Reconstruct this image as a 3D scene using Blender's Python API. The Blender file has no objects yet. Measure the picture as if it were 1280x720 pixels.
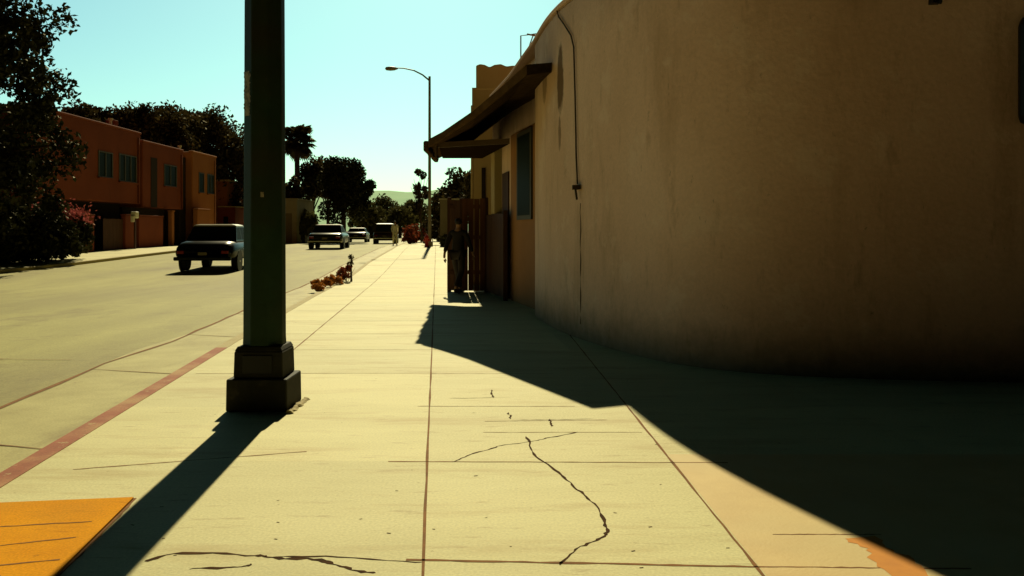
import bpy, bmesh, math, random, zlib
from mathutils import Vector, Matrix
random.seed(11)
R = math.radians
PI = math.pi
scene = bpy.context.scene
COL = scene.collection

# ------------------------------------------------------------------ helpers
def mk(name, c1, c2=None, scale=3.0, rough=0.85, bump=0.0, bscale=40.0, metal=0.0, spec=0.3, c3=None, s3=0.4, stretch=None, grain=0.0, gscale=90.0, bdist=.006, stains=None):
    """principled material with two layers of noise colour variation and bump"""
    m = bpy.data.materials.new(name); m.use_nodes = True
    nt = m.node_tree; N = nt.nodes; L = nt.links
    b = N['Principled BSDF']
    b.inputs['Roughness'].default_value = rough
    b.inputs['Metallic'].default_value = metal
    b.inputs['Specular IOR Level'].default_value = spec
    tc = N.new('ShaderNodeTexCoord')
    src = tc.outputs['Object']
    if stretch:
        mp = N.new('ShaderNodeMapping'); mp.inputs['Scale'].default_value = stretch
        L.new(src, mp.inputs['Vector']); src = mp.outputs['Vector']
    if c2 is None: c2 = tuple(x*0.8 for x in c1)
    n1 = N.new('ShaderNodeTexNoise'); n1.inputs['Scale'].default_value = scale; n1.inputs['Detail'].default_value = 8
    n1.inputs['Roughness'].default_value = 0.65
    L.new(src, n1.inputs['Vector'])
    r1 = N.new('ShaderNodeValToRGB'); r1.color_ramp.elements[0].position = 0.32; r1.color_ramp.elements[1].position = 0.68
    r1.color_ramp.elements[0].color = (*c2, 1); r1.color_ramp.elements[1].color = (*c1, 1)
    L.new(n1.outputs['Fac'], r1.inputs['Fac'])
    out = r1.outputs['Color']
    if c3 is not None:
        n2 = N.new('ShaderNodeTexNoise'); n2.inputs['Scale'].default_value = s3; n2.inputs['Detail'].default_value = 5
        L.new(src, n2.inputs['Vector'])
        r2 = N.new('ShaderNodeValToRGB'); r2.color_ramp.elements[0].position = 0.45; r2.color_ramp.elements[1].position = 0.72
        r2.color_ramp.elements[0].color = (0,0,0,1); r2.color_ramp.elements[1].color = (1,1,1,1)
        L.new(n2.outputs['Fac'], r2.inputs['Fac'])
        mx = N.new('ShaderNodeMix'); mx.data_type = 'RGBA'
        L.new(r2.outputs['Color'], mx.inputs['Factor']); L.new(out, mx.inputs['A']); mx.inputs['B'].default_value = (*c3, 1)
        out = mx.outputs['Result']
    if grain > 0:
        ng = N.new('ShaderNodeTexNoise'); ng.inputs['Scale'].default_value = gscale; ng.inputs['Detail'].default_value = 3
        L.new(tc.outputs['Object'], ng.inputs['Vector'])
        mr = N.new('ShaderNodeMapRange'); L.new(ng.outputs['Fac'], mr.inputs[0]); mr.inputs[1].default_value = .3; mr.inputs[2].default_value = .7
        mr.inputs[3].default_value = 1-grain; mr.inputs[4].default_value = 1+grain*.6
        vm = N.new('ShaderNodeVectorMath'); vm.operation = 'SCALE'; L.new(out, vm.inputs[0]); L.new(mr.outputs[0], vm.inputs['Scale'])
        out = vm.outputs[0]
    if stains:
        for (scl, lo_, hi_, colr, amt, strv) in stains:
            ms = N.new('ShaderNodeMapping'); ms.inputs['Scale'].default_value = strv; L.new(tc.outputs['Object'], ms.inputs['Vector'])
            ns = N.new('ShaderNodeTexNoise'); ns.inputs['Scale'].default_value = scl; ns.inputs['Detail'].default_value = 9; ns.inputs['Roughness'].default_value = .72
            L.new(ms.outputs[0], ns.inputs['Vector'])
            mr = N.new('ShaderNodeMapRange'); L.new(ns.outputs['Fac'], mr.inputs[0]); mr.inputs[1].default_value = lo_; mr.inputs[2].default_value = hi_; mr.inputs[3].default_value = 0; mr.inputs[4].default_value = amt
            mx = N.new('ShaderNodeMix'); mx.data_type = 'RGBA'; L.new(mr.outputs[0], mx.inputs['Factor']); L.new(out, mx.inputs['A']); mx.inputs['B'].default_value = (*colr, 1)
            out = mx.outputs['Result']
    L.new(out, b.inputs['Base Color'])
    if bump > 0:
        nb = N.new('ShaderNodeTexNoise'); nb.inputs['Scale'].default_value = bscale; nb.inputs['Detail'].default_value = 6
        L.new(src, nb.inputs['Vector'])
        bp = N.new('ShaderNodeBump'); bp.inputs['Strength'].default_value = bump; bp.inputs['Distance'].default_value = bdist
        L.new(nb.outputs['Fac'], bp.inputs['Height']); L.new(bp.outputs['Normal'], b.inputs['Normal'])
    m['out'] = 0
    return m

def leafmat(name, c1, c2, trans=0.25):
    m = bpy.data.materials.new(name); m.use_nodes = True
    nt = m.node_tree; N = nt.nodes; L = nt.links
    N.remove(N['Principled BSDF'])
    o = N['Material Output']
    g = N.new('ShaderNodeNewGeometry')
    r = N.new('ShaderNodeValToRGB')
    r.color_ramp.elements[0].color = (*c1, 1); r.color_ramp.elements[1].color = (*c2, 1)
    L.new(g.outputs['Random Per Island'], r.inputs['Fac'])
    d = N.new('ShaderNodeBsdfDiffuse'); t = N.new('ShaderNodeBsdfTranslucent')
    L.new(r.outputs['Color'], d.inputs['Color']); L.new(r.outputs['Color'], t.inputs['Color'])
    mx = N.new('ShaderNodeMixShader'); mx.inputs['Fac'].default_value = trans
    L.new(d.outputs[0], mx.inputs[1]); L.new(t.outputs[0], mx.inputs[2])
    gl = N.new('ShaderNodeBsdfGlossy'); gl.inputs['Roughness'].default_value = 0.5; gl.inputs['Color'].default_value = (.8,.75,.6,1)
    m2 = N.new('ShaderNodeMixShader'); m2.inputs['Fac'].default_value = 0.03
    L.new(mx.outputs[0], m2.inputs[1]); L.new(gl.outputs[0], m2.inputs[2])
    L.new(m2.outputs[0], o.inputs['Surface'])
    return m

def tag(o, label=None, cat=None, group=None, kind=None):
    if label: o['label'] = label
    if cat: o['category'] = cat
    if group: o['group'] = group
    if kind: o['kind'] = kind
    return o

def empty(name, loc, label, cat, group=None):
    o = bpy.data.objects.new(name, None); COL.objects.link(o); o.location = loc
    o.empty_display_size = 0.2
    return tag(o, label, cat, group)

def woff(p):
    v = Vector((0,0,0))
    while p is not None:
        v += Vector(p.location); p = p.parent
    return v

class MB:
    def __init__(s): s.v = []; s.f = []; s.mi = []; s.cur = 0
    def add(s, vs, fs):
        n = len(s.v); s.v += [tuple(x) for x in vs]; s.f += [tuple(i+n for i in f) for f in fs]; s.mi += [s.cur]*len(fs)
        return s
    def box(s, c, size, rz=0, top=1.0):
        sx, sy, sz = size[0]/2, size[1]/2, size[2]/2
        vs = []
        for z, k in ((-sz,1.0),(sz,top)):
            for x, y in ((-sx,-sy),(sx,-sy),(sx,sy),(-sx,sy)):
                x2, y2 = x*k, y*k
                vs.append((c[0]+x2*math.cos(rz)-y2*math.sin(rz), c[1]+x2*math.sin(rz)+y2*math.cos(rz), c[2]+z))
        return s.add(vs, [(3,2,1,0),(4,5,6,7),(0,1,5,4),(1,2,6,5),(2,3,7,6),(3,0,4,7)])
    def bx(s, x0, x1, y0, y1, z0, z1):
        return s.box(((x0+x1)/2,(y0+y1)/2,(z0+z1)/2),(abs(x1-x0),abs(y1-y0),abs(z1-z0)))
    def tube(s, pts, r, n=8, cap=True):
        pts = [Vector(p) for p in pts]
        rs = r if isinstance(r, (list,tuple)) else [r]*len(pts)
        vs, fs = [], []
        up = None
        for i, p in enumerate(pts):
            a = pts[max(i-1,0)]; b = pts[min(i+1,len(pts)-1)]
            t = (b-a).normalized()
            if up is None: up = t.orthogonal().normalized()
            up = (up - t*up.dot(t)).normalized() if (up - t*up.dot(t)).length > 1e-5 else t.orthogonal().normalized()
            w = t.cross(up)
            for k in range(n):
                an = 2*PI*k/n
                vs.append(p + (up*math.cos(an)+w*math.sin(an))*rs[i])
        for i in range(len(pts)-1):
            for k in range(n):
                k2 = (k+1) % n
                fs.append((i*n+k, i*n+k2, (i+1)*n+k2, (i+1)*n+k))
        if cap:
            fs.append(tuple(range(n))[::-1]); fs.append(tuple((len(pts)-1)*n+k for k in range(n)))
        return s.add(vs, fs)
    def rings(s, rings, cap=True):
        n = len(rings[0]); vs = [p for r in rings for p in r]; fs = []
        for i in range(len(rings)-1):
            for k in range(n):
                k2 = (k+1) % n
                fs.append((i*n+k, i*n+k2, (i+1)*n+k2, (i+1)*n+k))
        if cap:
            fs.append(tuple(range(n))[::-1]); fs.append(tuple((len(rings)-1)*n+k for k in range(n)))
        return s.add(vs, fs)
    def prism(s, poly, z0, z1):
        return s.rings([[(x,y,z0) for x,y in poly],[(x,y,z1) for x,y in poly]])
    def lathe(s, c, prof, n=16, ax='z'):
        rg = []
        for r, h in prof:
            ring = []
            for k in range(n):
                a = 2*PI*k/n
                if ax == 'z': ring.append((c[0]+r*math.cos(a), c[1]+r*math.sin(a), c[2]+h))
                else: ring.append((c[0]+h, c[1]+r*math.cos(a), c[2]+r*math.sin(a)))
            rg.append(ring)
        return s.rings(rg)
    def build(s, name, mats, parent=None, smooth=False, bevel=0, sub=0):
        off = woff(parent)
        me = bpy.data.meshes.new(name)
        me.from_pydata([(x-off.x, y-off.y, z-off.z) for x,y,z in s.v], [], s.f)
        if not isinstance(mats, (list,tuple)): mats = [mats]
        for m in mats: me.materials.append(m)
        if len(mats) > 1:
            me.polygons.foreach_set('material_index', s.mi)
        if len(s.v) < 60000:
            bm = bmesh.new(); bm.from_mesh(me)
            if not getattr(s, 'noflip', False):
                bmesh.ops.recalc_face_normals(bm, faces=bm.faces)
            bm.to_mesh(me); bm.free()
        if smooth:
            me.polygons.foreach_set('use_smooth', [True]*len(me.polygons))
        me.update()
        o = bpy.data.objects.new(name, me); COL.objects.link(o)
        if parent: o.parent = parent
        if bevel:
            b = o.modifiers.new('bevel','BEVEL'); b.width = bevel; b.segments = 2; b.limit_method = 'ANGLE'
        if sub:
            q = o.modifiers.new('sub','SUBSURF'); q.levels = sub; q.render_levels = sub
        return o

def copy_tree(o, parent=None):
    c = o.copy(); COL.objects.link(c)
    if parent: c.parent = parent
    for ch in list(o.children): copy_tree(ch, c)
    return c

def interp(pts, y):
    if y <= pts[0][1]: a, b = pts[0], pts[1]
    elif y >= pts[-1][1]: a, b = pts[-2], pts[-1]
    else:
        for i in range(len(pts)-1):
            if pts[i][1] <= y <= pts[i+1][1]: a, b = pts[i], pts[i+1]; break
    t = (y-a[1])/(b[1]-a[1])
    return a[0]+(b[0]-a[0])*t

def catmull(pts, n=8):
    out = []
    P = [pts[0]]+list(pts)+[pts[-1]]
    for i in range(1, len(P)-2):
        p0, p1, p2, p3 = [Vector(q) for q in P[i-1:i+3]]
        for k in range(n):
            t = k/n
            out.append(0.5*((2*p1)+(p2-p0)*t+(2*p0-5*p1+4*p2-p3)*t*t+(3*p1-p0-3*p2+p3)*t**3))
    out.append(Vector(pts[-1]))
    return out

def g(y):                                  # gentle rise of the street away from the corner
    if y < 24: return 0.0
    t = min((y-24)/28.0, 1.0)
    return 0.45*(t*t*(3-2*t)*0.5 + t*0.5)

# ------------------------------------------------------------------ camera
cam = bpy.data.cameras.new('camera'); camo = bpy.data.objects.new('camera', cam); COL.objects.link(camo)
camo.location = (0,0,1.4); camo.rotation_euler = (R(90),0,0)
cam.lens = 36*1100/1280; cam.sensor_width = 36; cam.shift_y = -72/1280
cam.clip_start = 0.05; cam.clip_end = 9000
scene.camera = camo

# ------------------------------------------------------------------ light and sky
SUN_AZ, SUN_EL = R(-4.4), R(34)
S = Vector((math.sin(SUN_AZ)*math.cos(SUN_EL), math.cos(SUN_AZ)*math.cos(SUN_EL), math.sin(SUN_EL)))
sl = bpy.data.lights.new('sun','SUN'); sl.energy = 5.0; sl.angle = R(0.5); sl.color = (1.0, 0.885, 0.53)
so = bpy.data.objects.new('sun', sl); COL.objects.link(so)
so.rotation_euler = S.to_track_quat('Z','Y').to_euler(); so.location = (0,30,30)

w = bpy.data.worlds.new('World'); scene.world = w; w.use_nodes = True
nt = w.node_tree; N = nt.nodes; L = nt.links
bg = N['Background']
sky = N.new('ShaderNodeTexSky'); sky.sky_type = 'NISHITA'; sky.sun_disc = False
sky.sun_elevation = SUN_EL; sky.sun_rotation = SUN_AZ
sky.air_density = 1.0; sky.dust_density = 0.6; sky.ozone_density = 1.0
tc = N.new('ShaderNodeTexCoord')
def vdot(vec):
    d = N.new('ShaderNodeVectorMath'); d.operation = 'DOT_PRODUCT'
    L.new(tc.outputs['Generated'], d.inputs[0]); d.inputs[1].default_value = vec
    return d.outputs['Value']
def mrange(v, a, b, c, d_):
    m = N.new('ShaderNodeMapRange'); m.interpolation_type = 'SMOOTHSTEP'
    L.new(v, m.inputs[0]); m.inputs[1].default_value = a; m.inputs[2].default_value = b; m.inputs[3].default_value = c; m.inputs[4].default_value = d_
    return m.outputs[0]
f1 = mrange(vdot((-0.62, 0.785, 0.0)), 0.42, 0.74, 0.005, 1.0)      # sky brightened leftwards, beyond view, to light the wall; dimmed elsewhere
f2 = mrange(vdot((0,0,1)), 0.26, 0.46, 1.0, 0.02)  # dimmed overhead so the shaded ground stays dark
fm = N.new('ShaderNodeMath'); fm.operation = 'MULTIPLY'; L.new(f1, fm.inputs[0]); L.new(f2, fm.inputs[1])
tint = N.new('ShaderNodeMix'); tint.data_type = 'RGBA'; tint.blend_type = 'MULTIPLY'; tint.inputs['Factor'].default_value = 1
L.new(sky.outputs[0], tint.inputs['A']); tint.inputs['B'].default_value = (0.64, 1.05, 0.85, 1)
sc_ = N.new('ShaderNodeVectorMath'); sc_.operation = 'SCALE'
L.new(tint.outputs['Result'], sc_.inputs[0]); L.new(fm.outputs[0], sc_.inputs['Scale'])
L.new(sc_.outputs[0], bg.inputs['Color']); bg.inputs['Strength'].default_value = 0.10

scene.view_settings.view_transform = 'Standard'; scene.view_settings.look = 'None'
scene.view_settings.exposure = 0; scene.view_settings.gamma = 1
scene.render.engine = 'CYCLES'
scene.cycles.max_bounces = 6; scene.cycles.diffuse_bounces = 1; scene.cycles.use_denoising = True

# ------------------------------------------------------------------ materials
M = {}
M['concrete'] = mk('concrete', (.70,.655,.345), (.60,.55,.27), 1.3, .75, .3, 120, spec=.35, c3=(.70,.64,.33), s3=.5, stretch=(.5,1.7,1), grain=.14, gscale=70,
    stains=[(1.1,.52,.72,(.42,.30,.11),.75,(.45,2.2,1)),(5.0,.58,.72,(.30,.19,.07),.7,(.5,2.4,1)),(24,.63,.69,(.16,.09,.03),.75,(1,1.6,1))])
M['concrete_warm'] = mk('concrete_warm', (.70,.52,.235), (.60,.43,.19), 2.5, .7, .25, 60, c3=(.64,.52,.26), s3=.8)
M['crack'] = mk('crack', (.10,.045,.015), (.03,.015,.006), 14, .95, spec=.05)
M['gutter'] = mk('gutter', (.50,.455,.19), (.36,.31,.115), 1.4, .75, .3, 90, grain=.18, gscale=60, stains=[(.8,.52,.7,(.17,.11,.035),.65,(1.6,.4,1)),(6,.62,.72,(.13,.08,.025),.6,(1,1,1))])
M['asphalt'] = mk('asphalt', (.40,.37,.115), (.32,.29,.082), .9, .8, .4, 110, spec=.4, c3=(.24,.205,.065), s3=.2, stretch=(1.6,.35,1), grain=.22, gscale=55,
    stains=[(.35,.52,.70,(.14,.095,.03),.6,(1.5,.6,1)),(1.6,.58,.72,(.12,.075,.02),.6,(.5,1.8,1)),(9,.66,.74,(.10,.06,.02),.6,(1,1,1))])
M['asphalt_dark'] = mk('asphalt_dark', (.05,.045,.03), (.035,.03,.02), 2, .9, .3, 70)
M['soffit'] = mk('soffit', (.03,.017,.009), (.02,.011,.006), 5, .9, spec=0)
M['joint'] = mk('joint', (.30,.13,.035), (.16,.07,.02), 8, .95)
M['kerb'] = mk('kerb', (.52,.44,.22), (.40,.32,.14), 3, .85, .2, 50, grain=.15, stains=[(3,.55,.7,(.24,.14,.05),.6,(1,1,1))])
M['kerb_red'] = mk('kerb_red', (.40,.115,.055), (.30,.085,.04), 4, .85, .2, 50, c3=(.47,.27,.12), s3=2.0, grain=.2, stains=[(7,.60,.66,(.50,.42,.2),.8,(1,1,1)),(4,.6,.72,(.12,.04,.02),.6,(1,1,1))])
M['tactile'] = mk('tactile', (.86,.37,.010), (.74,.30,.01), 3, .9, .1, 60, spec=.05, c3=(.66,.29,.02), s3=1.2, grain=.18, stains=[(3,.56,.72,(.40,.15,.015),.6,(.6,2.5,1)),(14,.64,.74,(.25,.10,.02),.6,(1,1,1))])
M['stripe'] = mk('stripe', (.70,.28,.03), (.58,.22,.03), 6, .8, .1, 60)
M['earth'] = mk('earth', (.12,.09,.05), (.07,.055,.03), .6, .95, .3, 30)
M['hill'] = mk('hill', (.62,.90,.66), (.52,.80,.58), .006, 1.0, spec=0)  # aerial haze is put into this pale green
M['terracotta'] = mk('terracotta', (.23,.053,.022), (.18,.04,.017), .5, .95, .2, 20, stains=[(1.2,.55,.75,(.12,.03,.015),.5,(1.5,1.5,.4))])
M['terracotta_lit'] = mk('terracotta_lit', (.38,.14,.045), (.32,.11,.036), .5, .95, .2, 20, stains=[(1.2,.55,.75,(.2,.07,.03),.5,(1.5,1.5,.4))])  # terracotta with brighter light put into the colour for the end house
M['dark_recess'] = mk('dark_recess', (.03,.017,.012), None, 2, .9)  # near-black for set-back parts; their shade is put into the colour
M['glass'] = mk('glass', (.010,.018,.014), (.006,.011,.009), .3, .5, spec=.05)
M['frame'] = mk('frame', (.10,.085,.06), None, 3, .6)
M['orange'] = mk('orange', (.42,.19,.07), (.34,.15,.055), 1.0, .9, .2, 25)  # orange facade colour, darkened for the awning's shade
M['stucco2'] = mk('stucco2', (.52,.37,.17), (.46,.31,.13), 1.2, .95, .2, 25)
M['wood'] = mk('wood', (.17,.06,.022), (.09,.03,.012), 3, .8, .3, 30, stretch=(6,6,.5))
M['wood2'] = mk('wood2', (.09,.035,.016), (.05,.02,.01), 3, .8, .3, 30, stretch=(6,6,.5))
M['shingle'] = mk('shingle', (.12,.068,.032), (.07,.038,.018), 6, .9, .5, 25, spec=0)
M['fascia'] = mk('fascia', (.13,.075,.035), (.08,.045,.02), 4, .8)
M['pole'] = mk('pole', (.015,.040,.017), (.009,.026,.010), 5, .6, .3, 60, c3=(.028,.020,.010), s3=1.2, spec=.2, stains=[(5,.62,.7,(.06,.05,.035),.5,(1,1,.4)),(22,.68,.74,(.10,.09,.07),.5,(1,1,.6))])
M['polebase'] = mk('polebase', (.022,.021,.013), (.012,.012,.008), 6, .75, .6, 40, spec=.2, stains=[(7,.58,.7,(.06,.05,.03),.6,(1,1,1))])
M['sticker'] = mk('sticker', (.42,.36,.26), (.05,.05,.035), 22, .7)
M['metal'] = mk('metal', (.22,.19,.13), (.15,.12,.08), 3, .5, metal=.3)
M['black'] = mk('black', (.008,.009,.008), None, 3, .5)
M['cable'] = mk('cable', (.07,.04,.015), None, 3, .8)
M['red'] = mk('red', (.40,.035,.02), (.28,.02,.012), 6, .5)
M['white'] = mk('white', (.75,.72,.60), (.66,.62,.5), 4, .7)
M['grey_wall'] = mk('grey_wall', (.16,.13,.08), (.12,.10,.06), 1, .9)
M['pale_wall'] = mk('pale_wall', (.30,.27,.2), (.24,.21,.15), 1, .9)
M['bark'] = mk('bark', (.07,.045,.025), (.035,.022,.013), 3, .95, .5, 15, stretch=(4,4,.6))
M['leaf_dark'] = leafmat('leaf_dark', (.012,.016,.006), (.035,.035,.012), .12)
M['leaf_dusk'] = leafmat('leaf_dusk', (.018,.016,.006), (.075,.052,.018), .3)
M['leaf_olive'] = leafmat('leaf_olive', (.05,.05,.018), (.13,.115,.04), .25)  # olive lightened to carry distance haze in the leaf colour
M['leaf_far'] = leafmat('leaf_far', (.10,.10,.05), (.2,.18,.09), .2)  # paler leaf, distance haze put into the colour
M['leaf_red'] = leafmat('leaf_red', (.09,.03,.012), (.36,.065,.03), .3)
M['leaf_pink'] = leafmat('leaf_pink', (.25,.05,.05), (.5,.12,.11), .3)
M['leaf_orange'] = leafmat('leaf_orange', (.35,.11,.02), (.55,.22,.05), .3)
M['tyre'] = mk('tyre', (.012,.011,.01), None, 5, .9)
M['chrome'] = mk('chrome', (.6,.58,.5), None, 2, .18, metal=1)
M['lamp_red'] = mk('lamp_red', (.25,.01,.008), None, 2, .3)
M['lamp_white'] = mk('lamp_white', (.6,.58,.5), None, 2, .2)
def paint(name, c, rough=.25):
    m = mk(name, c, tuple(x*.85 for x in c), 1.5, rough, spec=.5)
    return m
M['paint_dark'] = paint('paint_dark', (.007,.009,.007), .3)
M['paint_dark'].node_tree.nodes['Principled BSDF'].inputs['Specular IOR Level'].default_value = .15
M['paint_cream'] = paint('paint_cream', (.55,.50,.36), .3)
M['paint_green'] = paint('paint_green', (.03,.035,.022))
M['paint_brown'] = paint('paint_brown', (.05,.028,.016), .35)
M['paint_silver'] = paint('paint_silver', (.5,.47,.36), .3)
M['skin'] = mk('skin', (.35,.18,.10), None, 3, .6)
M['hair'] = mk('hair', (.02,.012,.008), None, 8, .7)
M['cloth_dark'] = mk('cloth_dark', (.02,.014,.012), None, 6, .9)
M['cloth_navy'] = mk('cloth_navy', (.03,.022,.02), None, 6, .9)
M['cloth_white'] = mk('cloth_white', (.72,.66,.48), None, 6, .9)
M['cloth_brown'] = mk('cloth_brown', (.12,.06,.035), None, 6, .9)

# stucco of the corner building, with the two weather stains below the parapet
def stucco_mat():
    m = mk('stucco', (.90,.595,.45), (.79,.51,.37), .7, .95, .5, 14, c3=(.92,.64,.51), s3=.4, spec=.1, grain=.06, gscale=30, bdist=.012,
        stains=[(.9,.52,.72,(.50,.30,.17),.6,(1.6,1.6,.35)),(3.5,.58,.72,(.42,.25,.14),.5,(1.5,1.5,.45)),(1.6,.57,.60,(.95,.70,.56),.35,(1,1,1)),(11,.64,.70,(.3,.17,.09),.6,(1,1,.5))])
    nt = m.node_tree; N = nt.nodes; L = nt.links
    b = N['Principled BSDF']; src = b.inputs['Base Color'].links[0].from_socket
    tc = N.new('ShaderNodeTexCoord'); sp = N.new('ShaderNodeSeparateXYZ'); L.new(tc.outputs['Object'], sp.inputs[0])
    nz = N.new('ShaderNodeTexNoise'); nz.inputs['Scale'].default_value = 7; nz.inputs['Detail'].default_value = 5
    L.new(tc.outputs['Object'], nz.inputs['Vector'])
    def mth(op, a, bb):
        q = N.new('ShaderNodeMath'); q.operation = op
        for i, x in enumerate((a, bb)):
            if isinstance(x, (int,float)): q.inputs[i].default_value = x
            else: L.new(x, q.inputs[i])
        return q.outputs[0]
    xmask = mth('LESS_THAN', sp.outputs['X'], 1.1-4)
    for (yc, zc, ry, rz, col, k) in ((12.22,3.50,.17,.52,(.12,.06,.02),.85),(12.25,2.76,.08,.26,(.14,.075,.03),.6),(13.35,3.60,.22,.27,(.2,.11,.045),.6)):
        dy = mth('DIVIDE', mth('SUBTRACT', sp.outputs['Y'], yc-12), ry)
        dz = mth('DIVIDE', mth('SUBTRACT', sp.outputs['Z'], zc), rz)
        d2 = mth('ADD', mth('POWER', mth('ABSOLUTE', dy, 0), 2), mth('POWER', mth('ABSOLUTE', dz, 0), 2))
        d3 = mth('ADD', d2, mth('MULTIPLY', mth('SUBTRACT', nz.outputs['Fac'], .5), 1.6))
        mr = N.new('ShaderNodeMapRange'); L.new(d3, mr.inputs[0]); mr.inputs[1].default_value = .55; mr.inputs[2].default_value = 1.15; mr.inputs[3].default_value = k; mr.inputs[4].default_value = 0
        fac = mth('MULTIPLY', mr.outputs[0], xmask)
        mx = N.new('ShaderNodeMix'); mx.data_type = 'RGBA'
        L.new(fac, mx.inputs['Factor']); L.new(src, mx.inputs['A']); mx.inputs['B'].default_value = (*col, 1)
        src = mx.outputs['Result']
    # wall colour darkens unevenly towards its foot
    mr = N.new('ShaderNodeMapRange'); L.new(mth('ADD', sp.outputs['Z'], mth('MULTIPLY', nz.outputs['Fac'], .5)), mr.inputs[0])
    mr.inputs[1].default_value = .25; mr.inputs[2].default_value = .75; mr.inputs[3].default_value = .55; mr.inputs[4].default_value = 0
    mx = N.new('ShaderNodeMix'); mx.data_type = 'RGBA'
    L.new(mr.outputs[0], mx.inputs['Factor']); L.new(src, mx.inputs['A']); mx.inputs['B'].default_value = (.22,.14,.07,1)
    L.new(mx.outputs['Result'], b.inputs['Base Color'])
    return m
M['stucco'] = stucco_mat()

# ------------------------------------------------------------------ the setting: ground, road, pavements
KERB = [(-1.9,-12),(-2.25,0),(-2.78,4.78),(-3.47,11.2),(-4.18,18.8),(-4.8,26.5),(-5.5,34),(-6.4,47.5),(-8.3,70),(-11,100),(-29,300)]
FAR = [(-17.6,-12),(-17.6,25),(-17.2,34),(-17.6,50),(-19.5,70),(-22.5,100),(-41,300)]
BACK = [(-22.6,-12),(-22,36),(-21.0,47),(-21.2,60),(-23,75),(-26,100),(-45,300)]
YS = [-12,-6,-2,0,1,2,3,4,5,6,7,8,9,10,11.2,13,15,17,18.8,21,24,26.5,28,30,32,34,36,38,40,42,44,46,48,50,52,55,60,65,70,80,90,100,150,200,300]
KX = lambda y: interp(KERB, y)
FX = lambda y: interp(FAR, y)
BX = lambda y: interp(BACK, y)
def strip(name, xa, xb, dz, mat, ys=YS, nx=4):
    m = MB(); m.noflip = True
    vs, fs = [], []
    for y in ys:
        a, b = xa(y), xb(y)
        for k in range(nx+1): vs.append((a+(b-a)*k/nx, y, g(y)+dz))
    for i in range(len(ys)-1):
        for k in range(nx):
            p = i*(nx+1)+k; fs.append((p, p+1, p+nx+2, p+nx+1))
    m.add(vs, fs)
    return m
gm = MB(); gm.noflip = True
gy = [-400,-60,-12,0,10,20,24]+list(range(26,54,2))+[60,100,300,1200,4000]
gx = [-4000,-600,-100,-30,-10,0,10,40,300,4000]
gm.add([(x,y,g(y)-.17) for y in gy for x in gx], [(i*len(gx)+k, i*len(gx)+k+1, (i+1)*len(gx)+k+1, (i+1)*len(gx)+k) for i in range(len(gy)-1) for k in range(len(gx)-1)])
tag(gm.build('ground', M['earth']), kind='structure')
GUT = lambda y: KX(y)-.15-(1.15 if y < 12 else .95)
tag(strip('road', FX, lambda y: KX(y)-.15, -.12, None).build('road', M['asphalt']), kind='structure')
gut = strip('gutter', GUT, lambda y: KX(y)-.152, -.116, None)
gut.build_mats = None
def slab_tone(m):
    nt = m.node_tree; N = nt.nodes; L = nt.links; b = N['Principled BSDF']; src = b.inputs['Base Color'].links[0].from_socket
    tc = N.new('ShaderNodeTexCoord'); sp = N.new('ShaderNodeSeparateXYZ'); L.new(tc.outputs['Object'], sp.inputs[0])
    def mth(op, a, c):
        q = N.new('ShaderNodeMath'); q.operation = op
        for i, x in enumerate((a, c)):
            if isinstance(x, (int,float)): q.inputs[i].default_value = x
            else: L.new(x, q.inputs[i])
        return q.outputs[0]
    u = mth('FLOOR', mth('DIVIDE', mth('ADD', mth('ADD', sp.outputs['X'], mth('MULTIPLY', sp.outputs['Y'], .0857)), .0565), 1.62), 0)
    v = mth('FLOOR', mth('DIVIDE', mth('SUBTRACT', sp.outputs['Y'], 3.70), 1.64), 0)
    cb_ = N.new('ShaderNodeCombineXYZ'); L.new(u, cb_.inputs[0]); L.new(v, cb_.inputs[1])
    wn = N.new('ShaderNodeTexWhiteNoise'); wn.noise_dimensions = '3D'; L.new(cb_.outputs[0], wn.inputs['Vector'])
    mr = N.new('ShaderNodeMapRange'); L.new(wn.outputs['Value'], mr.inputs[0]); mr.inputs[3].default_value = .91; mr.inputs[4].default_value = 1.06
    vm = N.new('ShaderNodeVectorMath'); vm.operation = 'SCALE'; L.new(src, vm.inputs[0]); L.new(mr.outputs[0], vm.inputs['Scale']); L.new(vm.outputs[0], b.inputs['Base Color'])
slab_tone(M['concrete'])
def polystrip(mb, pts, wd, z, jag=0.0, n=1):
    """a thin ribbon lying on the ground along a polyline (joints, cracks)"""
    P = []
    for i in range(len(pts)-1):
        a, b = Vector(pts[i]), Vector(pts[i+1])
        for k in range(n):
            P.append(a.lerp(b, k/n))
    P.append(Vector(pts[-1]))
    Q = []
    for i, p in enumerate(P):
        if 0 < i < len(P)-1 and jag: p = p + Vector((random.uniform(-jag,jag), random.uniform(-jag,jag)))
        Q.append(p)
    vs = []
    for i, p in enumerate(Q):
        t = (Q[min(i+1,len(Q)-1)]-Q[max(i-1,0)]).normalized(); nrm = Vector((-t.y, t.x))
        wv = wd*(random.uniform(.55,1.3) if jag else random.uniform(.85,1.15))/2
        for sgn in (1,-1):
            q = p+nrm*wv*sgn; vs.append((q.x, q.y, g(q.y)+z))
    mb.add(vs, [(2*i, 2*i+1, 2*i+3, 2*i+2) for i in range(len(Q)-1)])
gut.cur = 1
polystrip(gut, [(GUT(y)+.01, y) for y in range(-4, 60, 2)], .05, -.112, .012, 3)
for y0 in (3.2, 6.4, 9.6, 12.8, 16): polystrip(gut, [(GUT(y0), y0), (KX(y0)-.16, y0-.35)], .02, -.112, .006, 6)
for q in range(9):
    y0 = random.uniform(5,13); x0 = GUT(y0)-random.uniform(.3,2.5)
    polystrip(gut, [(x0,y0),(x0-.8,y0+.05),(x0-1.9,y0-.1)], .015, -.112, .03, 6)
tag(gut.build('gutter', [M['gutter'], M['joint']]), kind='structure')

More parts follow.
